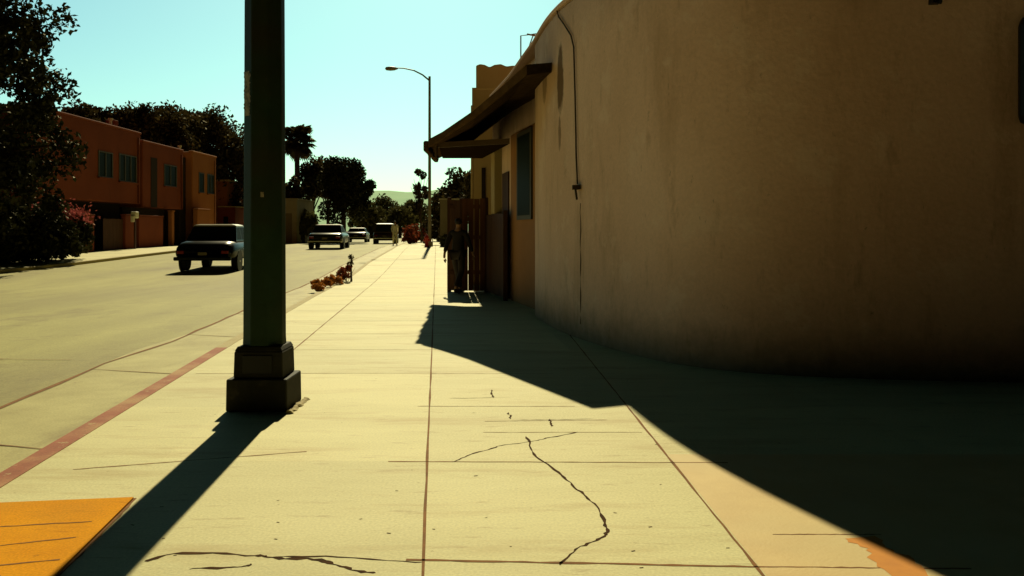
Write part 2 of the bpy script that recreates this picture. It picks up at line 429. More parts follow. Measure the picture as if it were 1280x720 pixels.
# near kerb: a real step, red paint on the stretch by the corner
def kerb(name, y0, y1, mat, xf, side=-1):
    ys = [y for y in YS if y0 < y < y1]; ys = [y0]+ys+[y1]
    m = MB()
    rg = []
    for y in ys:
        x = xf(y); z = g(y)
        rg.append([(x, y, z-.16), (x+side*.15, y, z-.16), (x+side*.15, y, z-.012), (x+side*.138, y, z+.004), (x, y, z+.004)])
    m.rings(rg)
    return tag(m.build(name, mat), kind='structure')
kerb('kerb_painted', 1, 10.5, M['kerb_red'], KX)
kerb('kerb', 10.5, 300, M['kerb'], KX)
kerb('kerb_far', -12, 300, M['kerb'], FX, 1)

# near pavement with its joints and cracks
sw = strip('pavement', KX, lambda y: KX(y)+14, 0, None, ys=[y for y in YS if y >= 1], nx=6)
sw.cur = 1
JA = lambda y: -.377-.0857*(y-3.74)
JB = lambda y: 1.02-.03*(y-3.56)
for fn, y0, y1 in ((JA,1.0,60),(JB,1.0,20),(lambda y: JA(y)-1.62,9,60)):
    polystrip(sw, [(fn(y), y) for y in [y0+(y1-y0)*k/40 for k in range(41)]], .015, .0012, .002, 3)
def joint(y, xa, xb, dy=0, wd=.018): polystrip(sw, [(xa, y), (xb, y+dy)], wd*.85, .0012, .003, 24)
joint(3.74, -.45, 1.05, -.08, .024); joint(5.33, -.75, 1.3, -.03); joint(5.15, KX(5.15)+.25, -1.3, .42, .016)
joint(7.0, -.75, .5, .0, .012); joint(6.45, -.2, .7, .05, .01); joint(6.1, -.2, .9, 0, .01)
for y in (8.6, 10.3, 11.9, 13.6, 15.3, 17, 18.7, 21, 23.5, 26, 29, 33, 38): joint(y, KX(y)+.1, JA(y)+.05, .03, .014)
for y in (8.6, 10.3, 11.9): joint(y, JA(y), .4, .0, .011)
joint(3.66, 1.05, 1.9, -.02, .016); joint(4.05, 1.2, 1.7, 0, .012)
def px(x, y):                                  # where on the flat pavement a traced crack point lies
    d = 1540.0/(y-288); return ((x-640)*d/1100, d)
def crack(pts, wd, jag=.012, n=5):
    P = [Vector(q) for q in catmull([px(*p) for p in pts], 7)] if len(pts) > 2 else [Vector(px(*pts[0])).lerp(Vector(px(*pts[1])), k/12) for k in range(13)]
    Q = []; off = Vector((0,0))
    for k, p in enumerate(P):
        off = off*.6 + Vector((random.gauss(0,1), random.gauss(0,1)))*.0045
        Q.append(p+off)
    vs = []
    for k, p in enumerate(Q):
        t = (Q[min(k+1,len(Q)-1)]-Q[max(k-1,0)]).normalized(); nr = Vector((-t.y,t.x))
        wv = wd*.5*random.choice((.25,.45,.6,.8,1.0))*(.2 if k in (0,len(Q)-1) else 1)
        for sg in (1,-1): q = p+nr*wv*sg; vs.append((q.x,q.y,.0012))
    sw.add(vs, [(2*k,2*k+1,2*k+3,2*k+2) for k in range(len(Q)-1)])
sw.cur = 3
crack([(657,546),(668,568),(695,590),(722,612),(746,633),(757,660),(750,672),(725,684),(700,706)], .02)
crack([(566,578),(590,568),(625,558),(657,553),(690,547),(724,540)], .018)
crack([(180,702),(225,692),(320,694),(340,697),(400,700),(430,710),(470,716)], .03, .02)
crack([(235,712),(300,708),(312,705)], .025, .02)
crack([(330,697),(405,696),(530,703)], .015, .01)
crack([(560,498),(640,497)], .01); crack([(640,525),(742,524)], .01); crack([(688,524),(690,533)], .02)
crack([(636,516),(638,524)], .02); crack([(614,487),(616,497)], .02)
for q in range(45):
    x, y = random.uniform(150,1000), random.uniform(400,715)
    p = px(x,y); r_ = random.uniform(.003,.007)
    polystrip(sw, [(p[0]-r_*1.5,p[1]),(p[0]+r_*1.5,p[1]+random.uniform(-.01,.01))], r_*1.4, .0012)
sw.cur = 2
vs = []                                        # a warmer, patched slab beside the wall
for y in [1.0+i*.25 for i in range(19)]:
    vs += [(JB(y)+.012, y, .0006), (4.5, y, .0006)]
sw.add(vs, [(2*i,2*i+1,2*i+3,2*i+2) for i in range(18)])
tag(sw.build('pavement', [M['concrete'], M['joint'], M['concrete_warm'], M['crack']]), kind='structure')
tag(strip('pavement_far', BX, FX, 0, None).build('pavement_far', M['concrete']), kind='structure')

cs_ = MB(); cs_.bx(-16.8, 40, -11, .95, -.16, -.10); tag(cs_.build('added_cross_street', M['asphalt_dark']), kind='structure')  # unseen dark street, added behind the camera to cut bounce onto the wall
kb = MB(); kb.bx(-2.2, 11.7, .85, 1.0, -.16, .004); tag(kb.build('kerb_corner', M['kerb']), kind='structure')
# tactile warning pad of the corner ramp
tp = MB()
poly = [px(-60,633.5), px(167,624), px(60,731), px(-60,800)]
tp.add([(x,y,.004) for x,y in poly]+[(x,y,.012) for x,y in poly], [(4,5,6,7),(0,1,5,4),(1,2,6,5),(2,3,7,6),(3,0,4,7)])
tag(tp.build('tactile_pad', M['tactile']), kind='structure')
tb = MB()
polystrip(tb, [px(-60,633), px(167,623.5), px(55,736)], .03, .0012, .004, 16)
for (a, b) in (((-40,664),(115,655)),((-30,689),(95,675)),((-20,712),(75,703))): polystrip(tb, [px(*a), px(*b)], .010, .0132, .004, 10)
tag(tb.build('pad_joint', M['joint']), kind='structure')
ps = MB()
polystrip(ps, [px(1075,672), px(1100,688), px(1130,712), px(1190,780)], .15, .0016, .004, 6)
tag(ps.build('painted_stripe', M['stripe']), kind='structure')

# distant hills
hm = MB(); hv = []
for i in range(81):
    x = -2400+i*60
    h = 96+26*math.sin(i*.21+1.0)+12*math.sin(i*.53)+5*math.sin(i*1.4)
    hv += [(x,2000,-5),(x,2400,h*.5),(x,3000,h*1.2)]
hm.add(hv, [(3*i+a,3*i+3+a,3*i+4+a,3*i+1+a) for i in range(80) for a in (0,1)])
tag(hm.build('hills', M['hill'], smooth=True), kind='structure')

# ------------------------------------------------------------------ corner building
H = 4.5
plan = [(12,8.0),(7.5,8.02),(4.72,8.1),(2.77,8.46),(1.82,9.1),(1.27,10.15),(.80,11.67),(.55,12.9),(.38,14.5)]
curve = [tuple(p) for p in catmull(plan, 10)]
def wall_at(y):                                # x of the wall face at a given y on its street side
    for i in range(len(curve)-1):
        a, b = curve[i], curve[i+1]
        if a[1] <= y <= b[1]: t = (y-a[1])/(b[1]-a[1]); return a[0]+(b[0]-a[0])*t
    return .38
cb = empty('corner_building', (4,12,0), 'cream stucco corner building with rounded blank wall and brown overhanging awning', 'building')
wm = MB()
outer = curve + [(.62,14.62),(-.02,17.7),(-.45,20.4),(-.2,20.9),(12,20.9)]
rg = []
for z, ins in ((-.02,0),(.6,0),(1.6,0),(2.8,0),(3.8,0),(H-.06,0),(H-.015,.02),(H,.06)):
    ring = []
    for (x,y) in outer: ring.append((x+ins*.8, y+ins*.6, z))
    rg.append(ring)
wm.rings(rg)
wall = wm.build('wall', M['stucco'], cb)
for p in wall.data.polygons: p.use_smooth = abs(p.normal.z) < .3
cw = MB(); cr_ = []
ccv = curve+[(.17,16.1),(-.03,17.7),(-.26,19.1),(-.48,20.4)]
for i in range(len(ccv)):
    p = Vector(ccv[i]); t_ = (Vector(ccv[min(i+1,len(ccv)-1)])-Vector(ccv[max(i-1,0)])).normalized()
    n_ = Vector((t_.y,-t_.x)) if (t_.x*0+1) else None
    if n_.y > 0 and n_.x > 0: n_ = -n_
    if n_.x > 0 and p.x < 1.5: n_ = -n_
    ov = .012+.035*min(max((p.y-9.8)/1.6,0),1)
    o_ = p+n_*ov; q_ = p-n_*.30
    cr_.append([(q_.x,q_.y,H+.003),(o_.x,o_.y,H-.035),(o_.x,o_.y,H+.03),(q_.x,q_.y,H+.075)])
cw.rings(cr_); cw.build('coping', M['stucco'], cb, bevel=.015)  # coping added; its overhang is shaped to stretch the wall's shadow
# wall openings under the awning: door, window, pilaster
def facade(y):
    t = (y-14.62)/(17.7-14.62)
    return (.62-.64*t) if y < 17.7 else (-.02-.43*(y-17.7)/2.7)
def facade_box(mb, y0, y1, z0, z1, out, inn=-.02):
    a = math.atan2(facade(y1)-facade(y0), y1-y0)
    n = Vector((-math.cos(a), math.sin(a)))    # towards the street
    P = [Vector((facade(y0),y0))+n*inn, Vector((facade(y0),y0))+n*out, Vector((facade(y1),y1))+n*out, Vector((facade(y1),y1))+n*inn]
    mb.rings([[(p.x,p.y,z0) for p in P],[(p.x,p.y,z1) for p in P]])
fm_ = MB(); facade_box(fm_, 15.75, 16.95, 1.6, 3.25, .05); wf = fm_.build('window', M['frame'], cb)
fm_ = MB(); facade_box(fm_, 15.85, 16.85, 1.68, 3.17, .056, .052); fm_.build('pane', M['glass'], wf)
fm_ = MB(); facade_box(fm_, 17.9, 18.7, .02, 2.6, .03); dr = fm_.build('door', M['wood2'], cb)
fm_ = MB(); fm_.lathe((facade(18.0)-.06,18.0,1.0),[(.02,0),(.03,.02),(.02,.05)],8); fm_.build('handle', M['metal'], dr)
fm_ = MB(); facade_box(fm_, 18.95, 19.5, .0, 3.3, .16); fm_.build('pilaster', M['stucco2'], cb)
fm_ = MB(); facade_box(fm_, 19.62, 20.3, .02, 3.0, .03); fm_.build('door', M['dark_recess'], cb)  # flat dark panel standing for the shaded recess past the pilaster
# awning: its near edge runs back from the curved wall to the outer tip
aw = MB()
NE = [(.62,12.75,3.78),(.21,12.45,3.66),(-.60,13.9,3.22),(-1.17,14.75,2.99),(-1.44,15.1,2.92)]     # near edge, wall to tip
FE = [(-.40,21.2,3.95),(-.70,21.2,3.80),(-1.05,21.2,3.52),(-1.5,21.2,3.32),(-1.80,21.2,3.22)]
NS = 10
def awp(k, i, dz=0):
    a, b = Vector(NE[k]), Vector(FE[k]); p = a.lerp(b, i/NS)
    if k == 0: p.x = max(min(p.x, .66), -.4); p.x = wall_at(p.y)+.04 if p.y < 14.5 else facade(p.y)+.05
    return (p.x, p.y, p.z+dz+(.025*math.sin(i*1.9+k) if 0 < k else 0))
secs = []
for i in range(NS+1):
    top = [awp(k, i, .06) for k in range(5)]
    bot = [awp(4, i, -.08), awp(3, i, -.07), awp(2, i, -.08), awp(1, i, -.08), awp(0, i, -.08)]
    secs.append(top+bot)
aw.rings(secs)
aroof = aw.build('awning', M['shingle'], cb, bevel=.015)
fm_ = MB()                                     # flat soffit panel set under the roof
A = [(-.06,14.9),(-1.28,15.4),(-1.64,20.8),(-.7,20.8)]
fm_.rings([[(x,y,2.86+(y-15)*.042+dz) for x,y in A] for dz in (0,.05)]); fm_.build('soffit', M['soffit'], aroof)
fm_ = MB(); fm_.rings([[(-.04,14.86,2.86),(-.04,14.86,2.95),(-.04,14.80,2.95),(-.04,14.80,2.86)],[(-1.30,15.36,2.84),(-1.30,15.36,2.93),(-1.30,15.30,2.93),(-1.30,15.30,2.84)]]); fm_.build('fascia_board', M['fascia'], aroof)
for k in range(9):                             # worn curled edge of the roofing along the eave
    p = Vector(NE[4]).lerp(Vector(FE[4]), k/9+.02)
    fm_ = MB(); fm_.box((p.x-.03+random.uniform(-.02,.02), p.y+.2, p.z-.06+random.uniform(-.03,.03)), (.10,.48,.17+random.uniform(-.03,.05)))
    fm_.build('eave_tile', M['shingle'], aroof, bevel=.03)
fm_ = MB(); fm_.tube([(-1.32,15.3,2.86),(-1.31,15.3,2.62)], [.035,.012], 6); fm_.build('downpipe_stub', M['fascia'], aroof)
# darker orange panel on the facade; the awning's shade is in its colour
fm_ = MB(); facade_box(fm_, 14.66, 17.66, .0, 3.3, .012); fm_.build('shaded_facade', M['orange'], cb)
# cable down the wall
cp = []
for (y,z) in ((12.3,4.47),(12.2,4.36),(11.95,4.2),(11.65,3.98),(11.54,3.8),(11.5,3.3),(11.46,2.7),(11.45,2.4),(11.4,2.0)):
    cp.append((wall_at(y)-.025,y,z))
cbm = MB().tube(cp, .011, 6); cbo = cbm.build('cable', M['cable'], cb)
fm_ = MB(); fm_.bx(wall_at(11.4)-.09,wall_at(11.4)+.01,11.32,11.48,1.93,1.985); fm_.tube([(wall_at(11.4)-.05,11.4,1.93),(wall_at(11.35)-.05,11.34,1.80)],.014,6); fm_.build('cable_clamp', M['cable'], cbo)
fm_ = MB(); pts = [(wall_at(11.35+.01*math.sin(k*2))-.002, 11.35+.02*math.sin(k*1.7), 1.75-k*.12) for k in range(14)]
fm_.tube(pts, .006, 5); fm_.build('wall_crack', M['cable'], cb)
# roof pipes
fm_ = MB(); fm_.tube([(.17,17,4.3),(.17,17,5.16),(.5,17,5.2)], .014, 6); fm_.tube([(.42,17.0,5.2),(.34,17,4.98),(.30,17,4.6)], .012, 6); fm_.tube([(.3,17,5.19),(.55,17.3,5.21)], .018, 6)
fm_.build('roof_pipe', M['metal'], cb)
# dark wall sign and little bracket near the right edge
fm_ = MB(); fm_.bx(4.60,5.7,7.86,8.08,2.34,3.36); fm_.build('sign_box', M['black'], cb, bevel=.10)
fm_ = MB(); fm_.bx(3.88,3.96,8.10,8.22,3.50,3.60); fm_.tube([(3.92,8.13,3.51),(3.92,8.05,3.48),(3.92,8.03,3.52)], .012, 6); fm_.build('bracket', M['black'], cb)

# taller building behind
tb_ = empty('tall_building', (1,24,0), 'taller ochre stucco building with scalloped parapet rising behind the corner building', 'building')
tm = MB()
def hx(px_, d): return (px_-640)*d/1100
d0 = 22.5
tm.bx(hx(590,d0), 6, d0, 30, 0, 5.05); tm.build('wall', M['stucco2'], tb_)
tm = MB()
top = [(595,82),(600,80),(606,81),(612,84),(618,81),(626,80),(633,83),(640,82),(655,82)]
pts = [(hx(a,d0), 1.4+(288-b)*d0/1100) for a, b in top]
pts = [(pts[0][0],5.0)]+pts+[(pts[-1][0],5.0)]
tm.rings([[(x,d0-.03,z) for x,z in pts],[(x,d0+.5,z) for x,z in pts]])
tm.build('parapet', M['stucco2'], tb_, bevel=.03)
tm = MB(); tm.bx(hx(588.5,d0), hx(591.5,d0), d0-.02, d0+.5, 0, 4.6); tm.build('pilaster', M['stucco2'], tb_, bevel=.02)
tm = MB(); tm.bx(hx(602,d0), hx(607,d0), d0-.03, d0-.003, 1.0, 3.0); tm.build('window', M['dark_recess'], tb_)

# wooden fence beside the corner building
fe = empty('wooden_fence', (-.9,20.5,0), 'tall reddish brown wooden fence closing the gap beside the corner building', 'fence')
def boards(mb, a, b, z0, z1, wd=.13, th=.022):
    a, b = Vector(a), Vector(b); Ln = (b-a).length; n = max(1,int(Ln/wd)); an = math.atan2(b.y-a.y,b.x-a.x)
    for k in range(n):
        c = a.lerp(b,(k+.5)/n); zz = z1+random.uniform(-.015,.015)
        mb.box((c.x,c.y,(z0+zz)/2),(Ln/n-.008,th+random.uniform(-.004,.004),zz-z0),an)
m_ = MB(); boards(m_, (-1.13,20.0), (-.60,20.0), .03, 2.12); m_.build('board_panel', M['wood'], fe)
m_ = MB(); boards(m_, (-1.42,20.15), (-1.18,20.05), .03, 2.10); m_.build('board_panel', M['wood2'], fe)
m_ = MB(); boards(m_, (-.58,19.98), (-.12,17.6), .03, 1.75); m_.build('board_panel', M['wood2'], fe)
for x, y, h_ in ((-1.44,20.2,2.16),(-1.15,20.08,2.14),(-.585,20.05,2.15),(-.13,17.5,1.8)):
    MB().box((x,y,h_/2),(.09,.09,h_)).build('post', M['wood2'], fe, bevel=.008)
for z in (.4,1.2,1.9): MB().bx(-1.42,-.6,20.10,20.14,z,z+.09).build('rail', M['wood2'], fe)

# grey wall stub further on
gw = empty('garden_wall', (-3.9,55,.45), 'dull grey-green rendered garden wall beyond the street lamp', 'wall')
MB().bx(-4.45,-3.2,54.5,58,.3,3.3).build('wall', M['grey_wall'], gw)
MB().bx(-4.52,-3.13,54.43,58.07,3.3,3.38).build('coping', M['pale_wall'], gw)

# ------------------------------------------------------------------ foreground pole
fp = empty('lamp_post', (-1.96,7.03,0), 'thick dark green octagonal lamp post on a stepped square base in the foreground', 'lamp post')
cx, cy = -1.972, 7.02
MB().box((cx,cy,.125),(.475,.475,.25),top=.985).build('base', M['polebase'], fp, bevel=.012)
m_ = MB(); m_.box((cx,cy,.355),(.385,.385,.21),top=.97); b2 = m_.build('plinth', M['polebase'], fp, bevel=.012)
m_ = MB(); m_.box((cx-.005,cy-.192,.36),(.23,.012,.14)); m_.build('access_panel', M['black'], b2, bevel=.004)
m_ = MB(); m_.box((cx,cy,.478),(.37,.37,.035),top=.9); m_.build('collar', M['polebase'], fp, bevel=.006)
m_ = MB(); oct_ = lambda r_: [(r_*math.cos(PI/8+k*PI/4), r_*math.sin(PI/8+k*PI/4)) for k in range(8)]
m_.rings([[(cx+x,cy+y,z) for x,y in oct_(r_)] for z,r_ in ((.49,.172),(.56,.168),(3.2,.158),(8.5,.11))])
m_.build('shaft', M['pole'], fp, bevel=.012)
m_ = MB(); m_.tube([(cx,cy,8.4),(cx-.3,cy,8.9),(cx-1.4,cy,9.2),(cx-2.2,cy,9.2)],[.06,.05,.04,.035],8); arm = m_.build('arm', M['pole'], fp)
m_ = MB(); m_.box((cx-2.5,cy,9.17),(.7,.28,.14),top=.7); m_.build('lamp_head', M['metal'], arm, bevel=.03)
m_ = MB(); vs = []; n_ = 26                  # torn sticker wrapped on the front left facet
for k in range(n_+1):
    z = 2.30+k*.35/n_; r_ = (.168+(z-.56)*(.158-.168)/2.64)*math.cos(PI/8)+.003
    for a_, j_ in ((-.052,.010),(.040,.014)):
        u = a_+random.uniform(-j_,j_)
        vs.append((cx-r_*.7071+u*.7071, cy-r_*.7071-u*.7071, z))
m_.add(vs, [(2*k,2*k+1,2*k+3,2*k+2) for k in range(n_)])
m_.build('torn_sticker', M['sticker'], fp)
MB().bx(cx+.01,cx+.035,cy-.156,cy-.148,1.66,1.70).build('tag_plate', M['sticker'], fp)
# little pile of rubble at the pole's foot
rb = MB(); rr = []
for k in range(15):
    t = k/14; x = cx+.27; y = cy-.30+t*.56; q = random.uniform(.012,.03); hh = random.uniform(.012,.035)
    rr.append([(x-q,y,.001),(x-q*.6,y,hh),(x+q*.6,y,hh*.7),(x+q*1.3,y,.001)])
rb.rings(rr)
tag(rb.build('mortar_rim', M['kerb'], None), 'crumbled strip of mortar along the foot of the foreground lamp post', 'mortar')

# ------------------------------------------------------------------ far street lamp and hydrant
sl_ = empty('street_lamp', (-4.87,52,.45), 'tall slender street lamp with curved arm reaching over the road', 'street lamp')
m_ = MB(); m_.tube([(-4.87,52,.45),(-4.87,52,1.2),(-4.87,52,10.5)],[.12,.10,.07],10); m_.build('pole', M['metal'], sl_)
m_ = MB(); m_.tube([(-4.87,52,.44),(-4.87,52,.75),(-4.87,52,.78)],[.2,.2,.12],10); m_.build('base', M['metal'], sl_)
m_ = MB(); m_.tube([(-4.87,52,10.25),(-5.3,52,10.6),(-5.8,52,10.85),(-6.4,52,10.98),(-6.9,52,11.0)],[.05,.045,.04,.035,.03],8); am = m_.build('arm', M['metal'], sl_)
m_ = MB(); m_.lathe((-7.5,52,10.96),[(.02,0),(.10,.06),(.13,.3),(.11,.55),(.04,.75)],10,'x'); m_.build('lamp_head', M['metal'], am, smooth=True)
hy = empty('fire_hydrant', (-4.93,50.8,.43), 'small red fire hydrant standing in front of the street lamp', 'hydrant')
m_ = MB(); m_.lathe((-4.93,50.8,.42),[(.16,0),(.16,.05),(.11,.06),(.11,.5),(.15,.52),(.15,.57),(.12,.6),(.08,.7),(.03,.74)],12); m_.build('barrel', M['red'], hy, smooth=True)
for s_ in (-1,1): MB().lathe((-4.93+s_*.06,50.8,.84),[(.06,0),(.06,s_*.12),(.045,s_*.15)],10,'x').build('nozzle', M['red'], hy)
MB().lathe((-4.93,50.8,1.15),[(.03,0),(.03,.06)],6).build('cap_nut', M['red'], hy)

# ------------------------------------------------------------------ townhouses across the street
XF = -21.3
def dpx(x): return -XF*1100/(640-x)
def townhouse(label, y0, y1, z1, xf, mat, wins, over, name='townhouse', base_open=True):
    t = empty(name, (xf-4,(y0+y1)/2,g((y0+y1)/2)), label, 'house', 'terracotta townhouses')
    m = MB(); m.bx(xf-9, xf, y0, y1, over, z1); m.build('wall', mat, t, bevel=.08)
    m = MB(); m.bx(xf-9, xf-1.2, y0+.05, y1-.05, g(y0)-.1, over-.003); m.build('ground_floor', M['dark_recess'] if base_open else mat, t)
    m = MB(); m.bx(xf-.28, xf+.05, y0-.02, y1+.02, z1-.06, z1+.07); m.build('coping', mat, t, bevel=.05)
    m = MB(); m.tube([(xf+.05,y1-.4,z1-.3),(xf+.05,y1-.4,over+.02)],.045,6); m.build('drainpipe', mat, t)
    for (a,b,zz0,zz1,npan) in wins:
        m = MB(); m.bx(xf+.003,xf+.12,a-.1,b+.1,zz0-.13,zz0-.061); m.build('sill', mat, t)
        m = MB()
        m.bx(xf+.003, xf+.04, a-.06, b+.06, zz0-.06, zz0); m.bx(xf+.003, xf+.04, a-.06, b+.06, zz1, zz1+.06)
        for k in range(npan+1):
            yy = a+(b-a)*k/npan; m.bx(xf+.003, xf+.04, yy-.04, yy+.04, zz0, zz1)
        w_ = m.build('window', M['frame'], t)
        m = MB(); m.bx(xf+.004, xf+.015, a+.001, b-.001, zz0+.001, zz1-.001); m.build('pane', M['glass'], w_)
    return t
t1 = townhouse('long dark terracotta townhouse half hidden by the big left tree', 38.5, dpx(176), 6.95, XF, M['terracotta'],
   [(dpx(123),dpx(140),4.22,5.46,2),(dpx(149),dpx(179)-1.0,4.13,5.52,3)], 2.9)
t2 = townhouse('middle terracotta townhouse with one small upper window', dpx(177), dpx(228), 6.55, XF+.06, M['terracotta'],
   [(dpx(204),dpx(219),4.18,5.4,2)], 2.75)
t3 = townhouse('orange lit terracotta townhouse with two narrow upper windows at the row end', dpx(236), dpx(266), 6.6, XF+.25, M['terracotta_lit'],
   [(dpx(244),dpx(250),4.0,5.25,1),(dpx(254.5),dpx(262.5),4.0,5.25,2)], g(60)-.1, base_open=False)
MB().bx(XF+.068,XF+.08,dpx(187),dpx(195),2.76,5.7).build('recess_shade', M['dark_recess'], t2)  # flat dark strip on the face, painted as a groove's shadow
MB().bx(XF-1.0,XF-.2,dpx(228)+.02,dpx(236)-.02,g(57)-.1,6.2).build('recess_shade', M['dark_recess'], t3)  # filler between the houses, the gap's shade put into its dark colour
MB().box((XF-1.2,49.5,7.2),(.5,.5,.8)).build('chimney', M['terracotta'], t1, bevel=.03)
MB().lathe((XF-.6,48.0,6.9),[(.08,0),(.08,.5),(.14,.52),(.14,.62)],8).build('vent_pipe', M['white'], t1)
MB().lathe((XF-.3,57.2,6.2),[(.08,0),(.08,.6),(.14,.62),(.14,.72)],8).build('vent_pipe', M['white'], t3)
# garden walls in front of the houses
def gwall(label, a, b, h, mat, x=XF+.55, th=.25):
    y0, y1 = -x*1100/(640-a), -x*1100/(640-b); z = g((y0+y1)/2)
    o = empty('garden_wall', (x,(y0+y1)/2,z), label, 'wall')
    MB().bx(x-th,x,y0,y1,z-.1,z+h).build('wall', mat, o, bevel=.03)
    MB().bx(x-th-.04,x+.04,y0-.02,y1+.02,z+h,z+h+.08).build('coping', mat, o, bevel=.02)
gwall('low terracotta garden wall just left of the parked car', 174, 204, 1.75, M['terracotta'])
gwall('short terracotta garden wall between two dark gateways', 157, 170, 1.8, M['terracotta'])
gwall('shadowed terracotta garden wall beside the pink flowering shrub', 100, 118, 1.8, M['terracotta'])
gwall('narrow terracotta gate pier beside the orange lit townhouse', 215, 218, 2.1, M['terracotta_lit'])
gwall('stubby orange pier showing above the dark sedan roof', 247, 262, 2.3, M['terracotta_lit'], XF+.9, .3)
gt = empty('wooden_gate', (XF+.4,48,.3), 'dark slatted wooden gate between the terracotta garden walls', 'gate')
m_ = MB(); boards(m_, (XF+.4,dpx(119)), (XF+.4,dpx(145)), .3, 2.0, .14); m_.build('board_panel', M['wood2'], gt)
MB().box((XF+.42,dpx(146),1.25),(.14,.14,2.0)).build('post', M['wood2'], gt)
mbx = empty('mailbox', (XF+.9,46.6,.3), 'small white mailbox on a dark post by the wooden gate', 'mailbox')
m_ = MB(); m_.tube([(XF+.9,47.6,.25),(XF+.9,47.6,2.05)],.06,6); m_.build('post', M['wood2'], mbx)
m_ = MB(); m_.bx(XF+.75,XF+1.05,47.4,47.8,2.05,2.42); m_.bx(XF+.8,XF+1.0,47.25,47.4,1.85,2.2); m_.build('box', M['white'], mbx, bevel=.05)
# small buildings beyond
ob = empty('small_house', (-24.5,74,.45), 'small square peach house beyond the terracotta row', 'house')
MB().bx(-27.6,-24.9,77,82,.3,5.7).build('wall', M['terracotta_lit'], ob, bevel=.05)
MB().bx(-27.7,-24.8,76.95,82.1,5.7,5.85).build('coping', M['stucco2'], ob)
ob = empty('small_house', (-23.5,74,.45), 'low flat brick red annexe right of the peach house', 'house')
MB().bx(-25.4,-23.9,76,81,.3,3.4).build('wall', M['terracotta'], ob, bevel=.05)
MB().bx(-25.4,-23.88,75.96,81.04,3.4,3.5).build('coping', M['stucco2'], ob)
MB().bx(-24.9,-24.5,75.95,75.99,1.9,2.6).build('window', M['glass'], ob)
ob = empty('garage', (-17.7,72,.45), 'pale grey flat roofed garage right behind the foreground lamp post', 'garage')
MB().bx(-20.5,-17.6,72,78,.3,3.9).build('wall', M['pale_wall'], ob, bevel=.04)
MB().bx(-20.6,-17.5,71.9,78.1,3.9,4.02).build('roof', M['pale_wall'], ob)
MB().bx(-20.2,-18.0,71.97,71.996,.35,2.8).build('door', M['grey_wall'], ob)

# ------------------------------------------------------------------ trees
def leafcloud(mb, centers, n, size, flat=.0):
    for k in range(n):
        c, r_ = random.choice(centers)
        d = Vector((random.gauss(0,1),random.gauss(0,1),random.gauss(0,1)))
        d = d.normalized()*r_*(random.random()**.45)
        p = Vector(c)+d
        a = Vector((random.gauss(0,1),random.gauss(0,1),random.gauss(0,1)-flat)).normalized()
        b = a.orthogonal().normalized(); b = Matrix.Rotation(random.random()*2*PI,3,a) @ b
        c2 = a.cross(b); s_ = size*random.uniform(.6,1.3)
        mb.add([p-b*s_*.5, p+c2*s_*.28-b*s_*.05, p+b*s_*.55, p-c2*s_*.28-b*s_*.05],[(0,1,2,3)])
def tree(name, label, x, y, H_, rx, rz, zc, n, size, leaf, tr=.22, clumps=40, cr=.32, group=None, cat='tree', low=-.6):
    random.seed(zlib.crc32(label.encode()))
    z0 = g(y)-.15
    t = empty(name, (x,y,z0), label, cat, group)
    m = MB()
    lean = random.uniform(-.3,.3)
    top = (x+lean, y, zc+rz*.3)
    m.tube([(x,y,z0-.1),(x+.02,y,z0+.5),(x+lean*.4,y,z0+(zc-z0)*.5),top],[tr*1.35,tr,tr*.8,tr*.4],9)
    for k in range(8):
        a = k*2*PI/8+random.uniform(-.3,.3); zz = z0+(zc-z0)*random.uniform(.45,.85)
        e = (x+lean*.5+rx*.75*math.cos(a), y+rx*.75*math.sin(a), zc+rz*random.uniform(-.2,.6))
        mid = (x+lean*.5+rx*.35*math.cos(a), y+rx*.35*math.sin(a), (zz+e[2])/2+.2)
        m.tube([(x+lean*.4,y,zz),mid,e],[tr*.5,tr*.3,tr*.1],6)
    m.build('trunk', M['bark'], t)
    cs = []
    while len(cs) < clumps:
        d = Vector((random.uniform(-1,1),random.uniform(-1,1),random.uniform(low,1)))
        if d.length > 1 or d.length < .25: continue
        k = random.uniform(.85,1.1)
        cs.append(((x+lean*.5+d.x*rx*k*(1-cr*.6), y+d.y*rx*k*(1-cr*.6), zc+d.z*rz*k*(1-cr*.6)), rx*cr*random.uniform(.6,1.25)))
    m = MB(); m.noflip = True
    leafcloud(m, cs, n, size)
    m.build('crown', leaf, t)
    return t
# big broadleaf tree at the left edge
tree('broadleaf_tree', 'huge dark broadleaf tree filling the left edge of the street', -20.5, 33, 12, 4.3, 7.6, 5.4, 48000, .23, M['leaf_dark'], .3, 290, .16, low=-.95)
tree('evergreen_tree', 'large dark round evergreen rising behind the terracotta townhouses', -27.4, 79, 13, 4.9, 6.2, 7.0, 26000, .38, M['leaf_dusk'], .4, 80, .3, low=-.8)
for i,(px_, d, top, rx, lab) in enumerate(((104,62,10.2,2.0,'dark tree between the big left tree and the townhouse roof'),(118,64,10.5,2.0,'bushy tree peeking over the left part of the townhouse roof'),(140,66,10.9,2.0,'dark tree with spiky top behind the long townhouse roof'),(172,68,11.2,2.3,'bushy dark tree above the roof step of the townhouses'),(200,70,11.0,2.4,'rounded tree between the spiky tree and the large evergreen'),(222,74,11.6,2.4,'dark tree touching the left flank of the large evergreen'))):
    tree('background_tree', lab, (px_-640)*d/1100, d, top, rx*1.25, 3.0, top-2.7, 8000, .34, M['leaf_dusk'], .2, 30, .38, group='trees behind the townhouses')
tree('street_tree', 'dense dark dome shaped tree above the oncoming light roofed car', -14.6, 76, 8, 2.6, 3.5, 4.8, 18000, .27, M['leaf_dark'], .25, 46, .32, low=-.9)
